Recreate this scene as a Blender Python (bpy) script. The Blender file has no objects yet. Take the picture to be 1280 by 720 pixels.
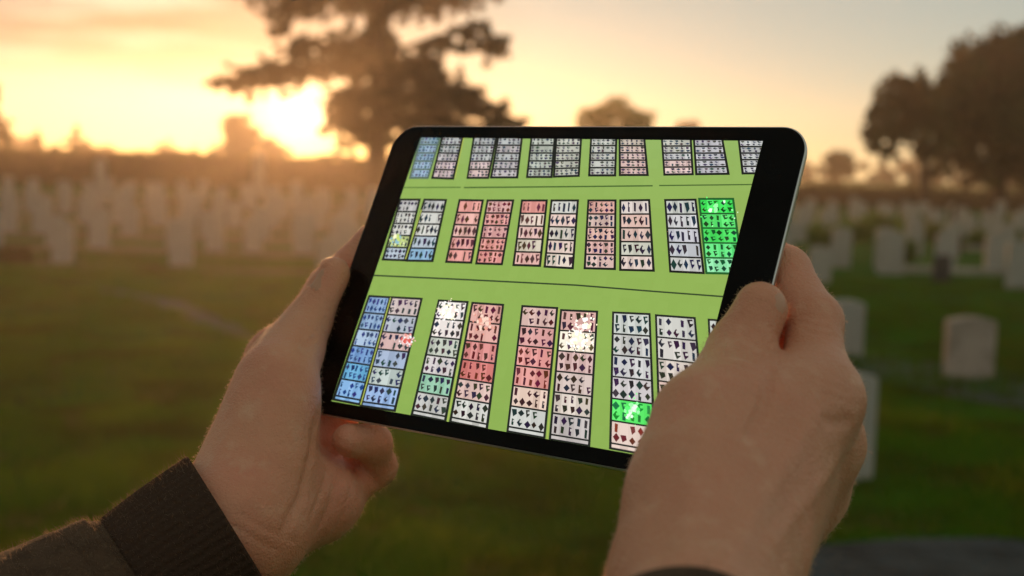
import bpy, math, random
import numpy as np
from mathutils import Vector, Matrix

# ------------------------------------------------------------------ camera
F = 1600.0                      # focal length in photo pixels (1280 wide)
PITCH, ROLL = math.radians(5.7), math.radians(1.6)
CAMZ = 1.6
right0 = Vector((1, 0, 0)); up0 = Vector((0, math.sin(PITCH), math.cos(PITCH)))
fwd = Vector((0, math.cos(PITCH), -math.sin(PITCH)))
cr = right0 * math.cos(ROLL) + up0 * math.sin(ROLL)
cu = -right0 * math.sin(ROLL) + up0 * math.cos(ROLL)
CM = Matrix(((cr.x, cu.x, -fwd.x, 0), (cr.y, cu.y, -fwd.y, 0), (cr.z, cu.z, -fwd.z, CAMZ), (0, 0, 0, 1)))
sc = bpy.context.scene
C = sc.collection
cam = bpy.data.cameras.new("camera"); camo = bpy.data.objects.new("camera", cam)
C.objects.link(camo); camo.matrix_world = CM
cam.sensor_width = 36; cam.lens = 45.0
cam.clip_start = 0.02; cam.clip_end = 3000
cam.dof.use_dof = True; cam.dof.focus_distance = 0.575; cam.dof.aperture_fstop = 7.6
cam.dof.aperture_blades = 9
sc.camera = camo

# ------------------------------------------------------------------ world, sun, exposure
SUN_EL, SUN_AZ = math.radians(1.9), math.radians(-9.6)     # azimuth from +Y, towards +X positive
sdir = Vector((math.cos(SUN_EL) * math.sin(SUN_AZ), math.cos(SUN_EL) * math.cos(SUN_AZ), math.sin(SUN_EL)))
w = bpy.data.worlds.new("World"); sc.world = w; w.use_nodes = True
nt = w.node_tree; N = nt.nodes; L = nt.links
for n in list(N): N.remove(n)
def nd(t, **k):
    n = N.new(t)
    for a, b in k.items(): setattr(n, a, b)
    return n
out = nd('ShaderNodeOutputWorld'); bg = nd('ShaderNodeBackground'); bg.inputs['Strength'].default_value = 0.05
sky = nd('ShaderNodeTexSky', sky_type='NISHITA'); sky.sun_disc = False
sky.sun_elevation = SUN_EL; sky.sun_rotation = SUN_AZ; sky.air_density = 0.6; sky.dust_density = 0.15; sky.ozone_density = 1.0
tc = nd('ShaderNodeTexCoord')
# streaky low cloud, in sky directions
mp = nd('ShaderNodeMapping'); mp.inputs['Scale'].default_value = (2.2, 2.2, 15); mp.inputs['Location'].default_value = (.35, .1, .62)
L.new(tc.outputs['Generated'], mp.inputs['Vector'])
no = nd('ShaderNodeTexNoise'); no.inputs['Scale'].default_value = 2.1; no.inputs['Detail'].default_value = 6; no.inputs['Roughness'].default_value = .52
L.new(mp.outputs[0], no.inputs['Vector'])
rmp = nd('ShaderNodeMapRange'); rmp.inputs[1].default_value = .40; rmp.inputs[2].default_value = .60
L.new(no.outputs['Fac'], rmp.inputs[0])
# clouds thin out away from the upper left of the sun
sx = nd('ShaderNodeSeparateXYZ'); L.new(tc.outputs['Generated'], sx.inputs[0])
cm1 = nd('ShaderNodeMapRange'); cm1.inputs[1].default_value = .02; cm1.inputs[2].default_value = -.26
L.new(sx.outputs['X'], cm1.inputs[0])
cm2 = nd('ShaderNodeMapRange'); cm2.inputs[1].default_value = .035; cm2.inputs[2].default_value = .085
L.new(sx.outputs['Z'], cm2.inputs[0])
mu1 = nd('ShaderNodeMath', operation='MULTIPLY'); L.new(cm1.outputs[0], mu1.inputs[0]); L.new(cm2.outputs[0], mu1.inputs[1])
mu2 = nd('ShaderNodeMath', operation='MULTIPLY'); L.new(mu1.outputs[0], mu2.inputs[0]); L.new(rmp.outputs[0], mu2.inputs[1])
mu3 = nd('ShaderNodeMath', operation='MULTIPLY'); L.new(mu2.outputs[0], mu3.inputs[0]); mu3.inputs[1].default_value = .95
mix = nd('ShaderNodeMixRGB', blend_type='MULTIPLY'); mix.inputs[2].default_value = (.50, .40, .36, 1)
L.new(mu3.outputs[0], mix.inputs[0])
# pale tone added to the whole sky, stronger behind the camera to brighten the hands
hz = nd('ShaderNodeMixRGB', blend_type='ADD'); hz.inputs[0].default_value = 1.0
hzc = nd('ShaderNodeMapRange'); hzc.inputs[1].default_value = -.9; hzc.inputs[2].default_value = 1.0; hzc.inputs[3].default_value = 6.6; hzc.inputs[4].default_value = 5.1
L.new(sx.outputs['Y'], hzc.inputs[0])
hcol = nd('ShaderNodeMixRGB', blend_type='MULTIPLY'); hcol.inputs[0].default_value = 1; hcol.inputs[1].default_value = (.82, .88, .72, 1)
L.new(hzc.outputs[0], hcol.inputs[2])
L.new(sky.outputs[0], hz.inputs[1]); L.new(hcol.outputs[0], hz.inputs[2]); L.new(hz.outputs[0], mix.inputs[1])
# the sun's own aureole
dt = nd('ShaderNodeVectorMath', operation='DOT_PRODUCT'); dt.inputs[1].default_value = sdir
nrm = nd('ShaderNodeVectorMath', operation='NORMALIZE'); L.new(tc.outputs['Generated'], nrm.inputs[0]); L.new(nrm.outputs[0], dt.inputs[0])
pw = nd('ShaderNodeMath', operation='POWER'); pw.inputs[1].default_value = 4500
mx0 = nd('ShaderNodeMath', operation='MAXIMUM'); mx0.inputs[1].default_value = 0
L.new(dt.outputs['Value'], mx0.inputs[0]); L.new(mx0.outputs[0], pw.inputs[0])
gc = nd('ShaderNodeMixRGB', blend_type='MULTIPLY'); gc.inputs[0].default_value = 1; gc.inputs[1].default_value = (24, 19, 10, 1)
pw2 = nd('ShaderNodeMath', operation='POWER'); pw2.inputs[1].default_value = 260; L.new(mx0.outputs[0], pw2.inputs[0])
pw3 = nd('ShaderNodeMath', operation='MULTIPLY_ADD'); pw3.inputs[1].default_value = .04; L.new(pw2.outputs[0], pw3.inputs[0]); L.new(pw.outputs[0], pw3.inputs[2])
L.new(pw3.outputs[0], gc.inputs[2])
ad = nd('ShaderNodeMixRGB', blend_type='ADD'); ad.inputs[0].default_value = 1
L.new(mix.outputs[0], ad.inputs[1]); L.new(gc.outputs[0], ad.inputs[2])
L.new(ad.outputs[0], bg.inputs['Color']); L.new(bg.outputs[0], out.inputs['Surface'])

sl = bpy.data.lights.new("sun", 'SUN'); slo = bpy.data.objects.new("sun", sl); C.objects.link(slo)
sl.energy = 4.3; sl.angle = math.radians(1.0); sl.color = (1, .50, .21)
slo.rotation_euler = sdir.to_track_quat('Z', 'Y').to_euler(); slo.location = (0, 0, 30)

EXPO = 0.35
sc.view_settings.view_transform = 'Standard'; sc.view_settings.look = 'None'
sc.view_settings.exposure = EXPO; sc.view_settings.gamma = 1; sc.view_settings.use_curve_mapping = False
HAZE_DENSITY = 0.00145
sc.cycles.volume_max_steps = 256
sc.cycles.use_denoising = True
sc.cycles.max_bounces = 8; sc.cycles.volume_bounces = 1; sc.cycles.transparent_max_bounces = 12

# ------------------------------------------------------------------ helpers
def cam_pt(px, py, d):
    """camera-space point seen at photo pixel px,py at depth d"""
    return np.array([(px - 640) / F * d, -(py - 360) / F * d, -d])
def to_world(P): return CM @ Vector(P)
def world_at(px, py, d): return CM @ Vector(cam_pt(px, py, d))
def ground(px, py, z=0.0):
    r = CM.to_3x3() @ Vector(cam_pt(px, py, 1.0))
    t = (z - CAMZ) / r.z
    return Vector((r.x * t, r.y * t, z))
def project(P):
    q = CM.inverted() @ Vector(P)
    return 640 + F * q.x / -q.z, 360 - F * q.y / -q.z
def at_dist(px, py, Y):
    """world point on the ray of a pixel where world Y equals Y"""
    r = CM.to_3x3() @ Vector(cam_pt(px, py, 1.0)); t = Y / r.y
    return Vector((r.x * t, Y, CAMZ + r.z * t))

def tag(o, label=None, cat=None, group=None, kind=None):
    if label: o['label'] = label
    if cat: o['category'] = cat
    if group: o['group'] = group
    if kind: o['kind'] = kind
    return o
def empty(name, loc=(0, 0, 0), rz=0):
    o = bpy.data.objects.new(name, None); C.objects.link(o); o.location = loc; o.rotation_euler = (0, 0, rz); o.empty_display_size = .1
    return o
def mesh_obj(name, V, Fs, mats, parent=None, smooth=False, matidx=None, loc=None):
    me = bpy.data.meshes.new(name)
    V = np.asarray(V, dtype=float)
    if loc is not None: V = V - np.asarray(loc)
    me.from_pydata([tuple(v) for v in V], [], [tuple(int(i) for i in f) for f in Fs])
    return _fin(name, me, mats, parent, smooth, matidx, loc)
def _fin(name, me, mats, parent, smooth, matidx, loc):
    if not isinstance(mats, (list, tuple)): mats = [mats]
    for m in mats: me.materials.append(m)
    if matidx is not None: me.polygons.foreach_set('material_index', np.asarray(matidx, dtype=np.int32))
    if smooth: me.polygons.foreach_set('use_smooth', np.ones(len(me.polygons), dtype=bool))
    me.update()
    o = bpy.data.objects.new(name, me); C.objects.link(o)
    if loc is not None: o.location = loc
    if parent: o.parent = parent
    return o
def fast_mesh(name, V, n, mats, parent=None, smooth=False, matidx=None, loc=None, faces=None):
    """V (k,3); either consecutive n-gons or faces (m,n) index array"""
    V = np.asarray(V, dtype=np.float32)
    if loc is not None: V = V - np.asarray(loc, dtype=np.float32)
    me = bpy.data.meshes.new(name)
    if faces is None: faces = np.arange(len(V)).reshape(-1, n)
    faces = np.asarray(faces, dtype=np.int32)
    m = len(faces)
    me.vertices.add(len(V)); me.vertices.foreach_set('co', V.ravel())
    me.loops.add(m * n); me.loops.foreach_set('vertex_index', faces.ravel())
    me.polygons.add(m); me.polygons.foreach_set('loop_start', np.arange(m, dtype=np.int32) * n)
    me.polygons.foreach_set('loop_total', np.full(m, n, dtype=np.int32))
    me.update(calc_edges=True)
    return _fin(name, me, mats, parent, smooth, matidx, loc)

# ---- materials
def mat(name, col, rough=.8, spec=.3, noise=None, bump=None, sub=0, sub_col=None, metal=0, coord='Object', transl=0, transl_col=None, sheen=0, coat=0):
    m = bpy.data.materials.new(name); m.use_nodes = True
    t = m.node_tree; b = t.nodes['Principled BSDF']; lk = t.links.new
    b.inputs['Base Color'].default_value = (*col, 1); b.inputs['Roughness'].default_value = rough
    b.inputs['Specular IOR Level'].default_value = spec; b.inputs['Metallic'].default_value = metal
    if sheen: b.inputs['Sheen Weight'].default_value = sheen; b.inputs['Sheen Roughness'].default_value = .6
    if coat: b.inputs['Coat Weight'].default_value = coat; b.inputs['Coat Roughness'].default_value = .06
    if sub:
        b.inputs['Subsurface Weight'].default_value = sub
        b.inputs['Subsurface Radius'].default_value = (1, .35, .2); b.inputs['Subsurface Scale'].default_value = .008
    tcn = t.nodes.new('ShaderNodeTexCoord')
    if noise:                     # list of (scale, detail, colour, lo, hi, stretch)
        prev = None
        for q in noise:
            s, d, c2, lo, hi = q[:5]
            nn = t.nodes.new('ShaderNodeTexNoise'); nn.inputs['Scale'].default_value = s; nn.inputs['Detail'].default_value = d
            if len(q) > 5:
                mm = t.nodes.new('ShaderNodeMapping'); mm.inputs['Scale'].default_value = q[5]
                lk(tcn.outputs[coord], mm.inputs[0]); lk(mm.outputs[0], nn.inputs['Vector'])
            else: lk(tcn.outputs[coord], nn.inputs['Vector'])
            r = t.nodes.new('ShaderNodeMapRange'); r.inputs[1].default_value = lo; r.inputs[2].default_value = hi
            lk(nn.outputs['Fac'], r.inputs[0])
            mxn = t.nodes.new('ShaderNodeMixRGB'); mxn.inputs[1].default_value = (*col, 1); mxn.inputs[2].default_value = (*c2, 1)
            lk(r.outputs[0], mxn.inputs[0])
            if prev: lk(prev, mxn.inputs[1])
            prev = mxn.outputs[0]
        lk(prev, b.inputs['Base Color'])
    if bump:                      # list of (kind, scale, dist, stretch)
        pn = None
        for q in bump:
            kd, s, dist = q[:3]
            nn = t.nodes.new('ShaderNodeTexVoronoi' if kd == 'v' else 'ShaderNodeTexNoise'); nn.inputs['Scale'].default_value = s
            if kd == 'n': nn.inputs['Detail'].default_value = 5
            if len(q) > 3:
                mm = t.nodes.new('ShaderNodeMapping'); mm.inputs['Scale'].default_value = q[3]
                lk(tcn.outputs[coord], mm.inputs[0]); lk(mm.outputs[0], nn.inputs['Vector'])
            else: lk(tcn.outputs[coord], nn.inputs['Vector'])
            bp = t.nodes.new('ShaderNodeBump'); bp.inputs['Distance'].default_value = dist; bp.inputs['Strength'].default_value = 1
            lk(nn.outputs[0], bp.inputs['Height'])
            if pn: lk(pn, bp.inputs['Normal'])
            pn = bp.outputs[0]
        lk(pn, b.inputs['Normal'])
    if transl:
        tr = t.nodes.new('ShaderNodeBsdfTranslucent'); tr.inputs[0].default_value = (*(transl_col or col), 1)
        ms = t.nodes.new('ShaderNodeMixShader'); ms.inputs[0].default_value = transl
        lk(b.outputs[0], ms.inputs[1]); lk(tr.outputs[0], ms.inputs[2]); lk(ms.outputs[0], t.nodes['Material Output'].inputs['Surface'])
    return m
def emit_mat(name, rgb8, gain=1.0, gloss=True):
    """a lit display colour given as it shows on the screen"""
    m = bpy.data.materials.new(name); m.use_nodes = True
    b = m.node_tree.nodes['Principled BSDF']
    lin = [((c / 255 + .055) / 1.055) ** 2.4 if c > 10 else c / 255 / 12.92 for c in rgb8]
    b.inputs['Base Color'].default_value = (.01, .01, .01, 1); b.inputs['Roughness'].default_value = .12
    b.inputs['Specular IOR Level'].default_value = .25
    b.inputs['Emission Color'].default_value = (*lin, 1); b.inputs['Emission Strength'].default_value = gain / 2 ** EXPO
    return m

M = {}
M['lawn'] = mat('lawn', (.045, .14, .007), .95, .05, coord='Object',
    noise=[(.35, 3, (.09, .085, .012), .52, .74), (2.2, 5, (.026, .042, .010), .45, .7), (11, 4, (.085, .075, .03), .55, .75)],
    bump=[('n', 9, .06), ('n', 40, .02)])
M['field'] = mat('field', (.34, .30, .10), .95, .1, noise=[(.05, 3, (.42, .36, .15), .4, .6)])
M['blade'] = mat('blade', (.042, .22, .006), .8, .05, noise=[(.30, 3, (.12, .11, .02), .52, .68), (1.6, 4, (.025, .065, .006), .46, .62), (3.3, 4, (.17, .13, .05), .60, .70)], transl=.5, transl_col=(.17, .18, .012))
M['stone'] = mat('stone', (.40, .36, .32), .9, .2, noise=[(3, 6, (.34, .30, .25), .45, .75), (22, 4, (.27, .25, .2), .6, .8)], bump=[('n', 60, .004)])
M['stone_warm'] = mat('stone_warm', (.46, .35, .29), .9, .2, noise=[(5, 6, (.30, .23, .18), .45, .7), (20, 4, (.2, .17, .12), .58, .75)], bump=[('n', 60, .004)])
M['stone_dark'] = mat('stone_dark', (.035, .035, .038), .45, .4, noise=[(8, 4, (.07, .065, .06), .5, .7)])
M['kerb'] = mat('kerb', (.40, .35, .29), .9, .2, noise=[(4, 6, (.25, .22, .18), .4, .7)], bump=[('n', 40, .006)])
M['path'] = mat('path', (.085, .09, .10), .7, .25, noise=[(1.7, 5, (.045, .047, .05), .4, .62), (5, 4, (.15, .14, .135), .55, .75)], bump=[('v', 5, .03), ('n', 30, .01)])
M['gravel'] = mat('gravel', (.065, .068, .07), .85, .15, noise=[(3, 6, (.03, .03, .03), .4, .65)], bump=[('v', 9, .05), ('n', 30, .015)])
M['soil'] = mat('soil', (.09, .055, .035), .95, .1, noise=[(3, 6, (.05, .032, .02), .4, .65)], bump=[('n', 14, .05)])
M['bark'] = mat('bark', (.075, .05, .035), .95, .1, noise=[(6, 5, (.04, .028, .02), .4, .7, (1, 1, .3))], bump=[('n', 14, .04, (1, 1, .2))])
M['cedar_leaf'] = mat('cedar_leaf', (.065, .050, .025), .7, .2, noise=[(.8, 2, (.065, .055, .02), .4, .6)], transl=.25, transl_col=(.10, .075, .02))
M['oak_leaf'] = mat('oak_leaf', (.050, .075, .018), .7, .2, noise=[(.8, 2, (.085, .052, .018), .4, .62)], transl=.25, transl_col=(.12, .07, .02))
M['hedge_leaf'] = mat('hedge_leaf', (.055, .065, .02), .8, .2, noise=[(1.2, 2, (.09, .07, .02), .4, .6)], transl=.25, transl_col=(.14, .11, .02))
M['shrub_leaf'] = mat('shrub_leaf', (.10, .18, .03), .7, .2, noise=[(5, 2, (.20, .25, .05), .4, .6)], transl=.4, transl_col=(.16, .2, .03))
M['far_leaf'] = mat('far_leaf', (.06, .055, .03), .9, .1, transl=.2)

# ------------------------------------------------------------------ ground and paths (setting)
def sheet(name, pts, z, m, kind='structure', thick=None):
    V = [(x, y, z) for x, y in pts]
    o = mesh_obj(name, V, [list(range(len(V)))], m); o['kind'] = kind
    return o
nseg = 64
R = 205
sheet('ground', [(R * math.cos(a), R * math.sin(a)) for a in np.linspace(0, 2 * math.pi, nseg, endpoint=False)], 0, M['lawn'])
sheet('field', [(-120, 64), (120, 64), (120, 150), (-120, 150)], .004, M['field'])
def strip(name, pts, m, z, seed=0, jag=.06, kind='structure', h=0):
    """pts: (x, y, half width): a ribbon with a slightly wandering edge"""
    rnd = random.Random(seed); P = []
    A0 = np.array(pts, float); cs = np.r_[0, np.cumsum(np.linalg.norm(np.diff(A0[:, :2], axis=0), axis=1))]
    uu = np.linspace(0, cs[-1], max(6, int(cs[-1] / .3))); P = np.stack([np.interp(uu, cs, A0[:, i]) for i in range(3)], 1)
    for _ in range(6): P[1:-1] = (P[:-2] + 2 * P[1:-1] + P[2:]) / 4
    T = np.gradient(P[:, :2], axis=0); T /= np.linalg.norm(T, axis=1)[:, None]; Nn = np.stack([-T[:, 1], T[:, 0]], 1)
    A = P[:, :2] + Nn * (P[:, 2] + np.array([rnd.uniform(-jag, jag) for _ in P]))[:, None]
    B = P[:, :2] - Nn * (P[:, 2] + np.array([rnd.uniform(-jag, jag) for _ in P]))[:, None]
    n = len(P); V = [(x, y, z) for x, y in A] + [(x, y, z) for x, y in B]
    Fs = [(i, n + i, n + i + 1, i + 1) for i in range(n - 1)]
    o = mesh_obj(name, V, Fs, m); o['kind'] = kind
    return o
def G(px, py): g = ground(px, py); return g.x, g.y
def gp(px, py, hw): g = ground(px, py); return (g.x, g.y, hw)
strip('path', [gp(120, 362, .06), gp(165, 368, .17), gp(215, 378, .16), gp(262, 402, .13), gp(312, 424, .12), gp(330, 432, .03)], M['path'], .007, 6, .05)
strip('path', [gp(560, 448, .15), gp(760, 458, .4), gp(960, 452, .5), gp(1100, 452, .62), gp(1200, 474, .66), gp(1300, 497, .7), (9, 7.6, .8)], M['path'], .006, 1, .045)
strip('gravel_path', [gp(930, 745, .2), gp(1010, 712, .5), gp(1180, 706, .66), gp(1320, 760, .8), (5, 4.0, 1)], M['gravel'], .008, 2, .05)
strip('flower_bed_soil', [(-16, 19, .8), gp(-20, 316, .8), gp(70, 330, .6), gp(110, 338, .25)], M['soil'], .005, 3, .08)

M['bed'] = mat('bed', (.20, .135, .09), .95, .1, noise=[(1.5, 5, (.12, .075, .045), .4, .65), (5, 4, (.08, .09, .03), .55, .68)], bump=[('n', 14, .05)])
for k_, Y_ in enumerate((17.8, 20.8, 24, 27.8, 32, 37, 43.5)):
    a_ = -.43 * Y_ - 3
    strip('grave_bed_soil', [(a_ + (-1.6 - a_ - .6 * math.sin(k_)) * t_, Y_ - .15 + .02 * a_, .55 + .28 * k_ + .12 * math.sin(5 * t_ + k_)) for t_ in np.linspace(0, 1, 7)], M['bed'], .006 + .001 * k_, 20 + k_, .09)
# grass blades: nobody could count them
rng = np.random.default_rng(5)
n = 270000
Yb = 4.2 + 15 * rng.random(n) ** 1.7
Xb = (rng.random(n) * 2 - 1) * (.46 * Yb + .6)
Xb = np.where(rng.random(n) < .18, Xb + np.sign(Xb) * np.abs(rng.normal(0, 2.2, n)), Xb)
Yb = np.where(rng.random(n) < .10, Yb + np.abs(rng.normal(0, 3.5, n)), Yb)
hb = .040 + .045 * rng.random(n) + .035 * (rng.random(n) > .93)
hb *= (.75 + .5 * np.sin(Xb * 1.9 + 1 + np.sin(Yb * 2.3)) * np.sin(Yb * 2.1 + 1.5 * np.sin(Xb * 1.1)))
hb = np.clip(hb, .012, .1)
pathc = [P.vertices for P in (bpy.data.objects['path'].data, bpy.data.objects['gravel_path'].data)]
keep = np.ones(n, bool)
for vs in pathc:
    co = np.array([v.co for v in vs]); h = len(co) // 2; mid = (co[:h] + co[h:]) / 2; hw = np.linalg.norm(co[:h] - co[h:], axis=1) / 2
    for c_, w_ in zip(mid, hw): keep &= ((Xb - c_[0]) ** 2 + (Yb - c_[1]) ** 2) > (w_ * .97) ** 2
Xb, Yb, hb = Xb[keep], Yb[keep], hb[keep]; n = len(Xb)
ang = rng.random(n) * 6.283; wd = .004 + .004 * rng.random(n)
base = np.stack([Xb, Yb, np.zeros(n)], 1); dv = np.stack([np.cos(ang), np.sin(ang), np.zeros(n)], 1) * wd[:, None]
lean = np.stack([rng.normal(0, .35, n), rng.normal(0, .35, n), np.ones(n)], 1) * hb[:, None]
Vb = np.stack([base - dv, base + dv, base + lean], 1).reshape(-1, 3)
tag(fast_mesh('grass', Vb, 3, M['blade']), 'short lawn grass, dry and golden in places, around the headstones', 'grass', kind='stuff')

# ------------------------------------------------------------------ headstones
def stone_mesh(name, wd, th, ht, rise, m, chamfer=.006):
    """slab with a shallow curved top, edges slightly eased"""
    prof = [(-wd / 2, -.05), (wd / 2, -.05)]
    for k in range(13):
        t = k / 12; x = wd / 2 - wd * t
        prof.append((x, ht - rise + rise * math.sin(math.pi * t) ** .9 if 0 < t < 1 else ht - rise))
    def ring(y, ins):
        c = np.array(prof); cen = np.array([0, ht / 2]); 
        q = c - np.sign(c - cen) * ins
        return [(x, y, z) for x, z in q]
    rings = [ring(-th / 2, chamfer), ring(-th / 2 + chamfer, 0), ring(th / 2 - chamfer, 0), ring(th / 2, chamfer)]
    k = len(prof); V = sum(rings, []); Fs = [list(range(k))]
    for r in range(3): Fs += [(r * k + i, (r + 1) * k + i, (r + 1) * k + (i + 1) % k, r * k + (i + 1) % k) for i in range(k)]
    Fs.append([3 * k + i for i in reversed(range(k))])
    me = bpy.data.meshes.new(name); me.from_pydata(V, [], [tuple(reversed(f)) for f in Fs]); me.materials.append(m); me.update()
    return me
SM = [stone_mesh('headstone', .38, .085, .78, .05, M['stone']), stone_mesh('headstone', .38, .085, .70, .04, M['stone']), stone_mesh('headstone', .40, .09, .66, .055, M['stone'])]
ORD = ['first', 'second', 'third', 'fourth', 'fifth', 'sixth', 'seventh', 'eighth', 'ninth', 'tenth', 'eleventh', 'twelfth', 'thirteenth', 'fourteenth', 'fifteenth', 'sixteenth', 'seventeenth', 'eighteenth', 'nineteenth', 'twentieth', 'twenty-first', 'twenty-second', 'twenty-third', 'twenty-fourth', 'twenty-fifth', 'twenty-sixth', 'twenty-seventh', 'twenty-eighth', 'twenty-ninth', 'thirtieth']
rnd = random.Random(11)
def inpoly(x, y, poly):
    c = False; j = len(poly) - 1
    for i in range(len(poly)):
        xi, yi = poly[i]; xj, yj = poly[j]
        if (yi > y) != (yj > y) and x < (xj - xi) * (y - yi) / (yj - yi) + xi: c = not c
        j = i
    return c
HIDE = [(490, 155), (1014, 155), (990, 305), (1030, 345), (1060, 430), (1072, 490), (1010, 660), (970, 720), (350, 720), (250, 575), (285, 480), (330, 400), (445, 292)]
rows = [(17.8, -1.3, 1), (20.8, 0, 1), (24, 0, 1), (27.8, 0, 1), (32, 0, 1), (37, 0, 1), (43.5, 0, 1)]
rowname = ['nearest', 'second nearest', 'third nearest', 'fourth', 'fifth', 'second farthest', 'farthest']
allst = []
for ri, (Y, off, _) in enumerate(rows):
    half = .43 * Y + .6; x = -half + rnd.random() * .5
    L_, R_, H_ = [], [], []
    while x < half:
        yy = Y + .02 * x + rnd.uniform(-.05, .05)
        px, _py = project((x, yy, .4))
        gap = rnd.random() < (.12 if ri else .35)
        if ri == 0 and (130 < px < 182 or 232 < px < 262 or px > 1040): gap = True
        if ri == 0 and px < 30: gap = True
        if ri == 1 and px > 1000 and (1110 < px < 1150 or 1200 < px < 1240): gap = True
        if not gap:
            o = bpy.data.objects.new('headstone', SM[rnd.choice([0, 0, 1, 2])]); C.objects.link(o)
            o.location = (x, yy, 0); s = rnd.uniform(.72, .90)
            o.scale = (s, 1, s); o.rotation_euler = (rnd.gauss(0, .03), rnd.gauss(0, .022), rnd.gauss(0, .09))
            pts = [project((x + dx, yy, dz)) for dx in (-.19, .19) for dz in (.1, .74)]
            vis = sum(not inpoly(a, b, HIDE) for a, b in pts)
            if vis == 0: H_.append(o)
            elif px < 640: L_.append(o)
            else: R_.append(o)
        x += rnd.choice([.62, .8, .8, 1.0]) if ri == 0 else rnd.choice([.62, .72, .82, 1.0])
    for side, lst in (('left of the tablet', L_), ('right of the tablet', R_), ('among those hidden behind the tablet', H_)):
        for k, o in enumerate(lst):
            tag(o, f'pale headstone, {ORD[k]} from the left in the {rowname[ri]} long row {side}' if lst is not H_ else f'pale headstone hidden behind the tablet, {ORD[k]} from left in the {rowname[ri]} row', 'headstone', 'headstones standing in long rows across the lawn')
def headstone(px, py, wd, ht, th, label, m='stone', rz=0, tiltx=0):
    g = ground(px, py)
    o = bpy.data.objects.new('headstone', stone_mesh('headstone', wd, th, ht + .0, .03, M[m])); C.objects.link(o)
    o.location = g; o.rotation_euler = (tiltx, 0, rz)
    return tag(o, label, 'headstone')
headstone(1209, 476, .375, .50, .10, 'squat pinkish headstone standing alone in the path on the right', 'stone_warm', .05)
headstone(1055, 447, .30, .50, .09, 'grey headstone partly hidden behind the raised finger of the right hand', 'stone', .02)
headstone(1066, 600, .21, .56, .09, 'narrow pale headstone close behind the knuckles of the right hand', 'stone', .55)
headstone(1176, 352, .24, .40, .10, 'low black headstone between the pale stones on the right', 'stone_dark', 0)
headstone(1248, 316, .27, .42, .1, 'small pinkish headstone brighter than its neighbours near the right edge', 'stone_warm', 0)
headstone(1112, 343, .40, .66, .1, 'pale grey headstone in front of the leafy plants on the right', 'stone', 0)
headstone(1275, 362, .42, .68, .1, 'grey headstone cut by the right edge of the view', 'stone', 0)

# tall stone pillars above the left rows
def pillar(px, py_base, py_top, wpx, label):
    g = ground(px, py_base); t = at_dist(px, py_top, g.y); h = t.z; wd = wpx / F * g.y
    V, Fs = [], []
    def box(x, y, z0, z1, a, b):
        i = len(V)
        for (sx_, sy_, z) in [(-1, -1, z0), (1, -1, z0), (1, 1, z0), (-1, 1, z0)]: V.append((sx_ * a, sy_ * a, z))
        for (sx_, sy_, z) in [(-1, -1, z1), (1, -1, z1), (1, 1, z1), (-1, 1, z1)]: V.append((sx_ * b, sy_ * b, z))
        Fs.extend([(i, i + 1, i + 5, i + 4), (i + 1, i + 2, i + 6, i + 5), (i + 2, i + 3, i + 7, i + 6), (i + 3, i, i + 4, i + 7), (i + 4, i + 5, i + 6, i + 7)])
    box(0, 0, -.05, .22, wd * .95, wd * .9); box(0, 0, .221, .36, wd * .72, wd * .68)
    box(0, 0, .361, h - .12, wd * .5, wd * .42); box(0, 0, h - .119, h, wd * .5, wd * .2)
    o = mesh_obj('stone_pillar', V, Fs, M['stone']); o.location = g
    return tag(o, label, 'pillar', 'stone pillars rising above the rows')
pillar(324, 245, 190, 13, 'pale stone pillar just left of the setting sun')
pillar(126, 250, 198, 12, 'short pale stone pillar above the rows at far left')

# pale kerbs along the right-hand beds
def kerb(x0, x1, py, label):
    a = ground(x0, py); b = ground(x1, py + (x1 - x0) * .028)
    mid = (a + b) / 2; Ln = (b - a).length
    V, Fs = [], []
    sec = [(-.09, -.05), (-.09, .085), (-.075, .10), (.075, .10), (.09, .085), (.09, -.05)]
    nS = max(2, int(Ln / .6)); 
    for i in range(nS + 1):
        for (y, z) in sec: V.append((-Ln / 2 + Ln * i / nS, y + .008 * math.sin(i * 2.3), z + .006 * math.sin(i * 1.7)))
    for i in range(nS): 
        for k in range(5): Fs.append((i * 6 + k, i * 6 + k + 1, i * 6 + 6 + k + 1, i * 6 + 6 + k))
    Fs += [tuple(range(6)), tuple(nS * 6 + k for k in reversed(range(6)))]
    o = mesh_obj('stone_kerb', V, Fs, M['kerb']); o.location = mid; o.rotation_euler = (0, 0, math.atan2(b.y - a.y, b.x - a.x))
    return tag(o, label, 'kerb', 'pale stone kerbs edging the grave beds')
kerb(1112, 1330, 340, 'long pale stone kerb at the far side of the green lawn')
kerb(1205, 1330, 313, 'shorter pale stone kerb behind the long one at right')

# ------------------------------------------------------------------ foliage
def leaf_cloud(blobs, size, seed, shell=.35):
    """blobs: (x,y,z,rx,ry,rz,count). returns quads spread through each ellipsoid, crowded to clumps"""
    r = np.random.default_rng(seed); out_ = []
    for (x, y, z, a, b, c, cnt) in blobs:
        ncl = max(3, int(cnt / 26)); d = r.normal(size=(ncl, 3)); d /= np.linalg.norm(d, axis=1)[:, None]
        cc = d * (r.random(ncl) ** .42)[:, None]
        idx = r.integers(0, ncl, cnt)
        p = cc[idx] * np.array([a, b, c]) + r.normal(size=(cnt, 3)) * min(a, b, c) * .20 + np.array([x, y, z])
        u = r.normal(size=(cnt, 3)); u /= np.linalg.norm(u, axis=1)[:, None]
        v = np.cross(u, r.normal(size=(cnt, 3))); v /= np.linalg.norm(v, axis=1)[:, None]
        s = size * (.6 + .8 * r.random(cnt))[:, None]
        out_.append(np.stack([p - u * s, p + v * s * .55, p + u * s, p - v * s * .55], 1).reshape(-1, 3))
    return np.concatenate(out_)
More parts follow.
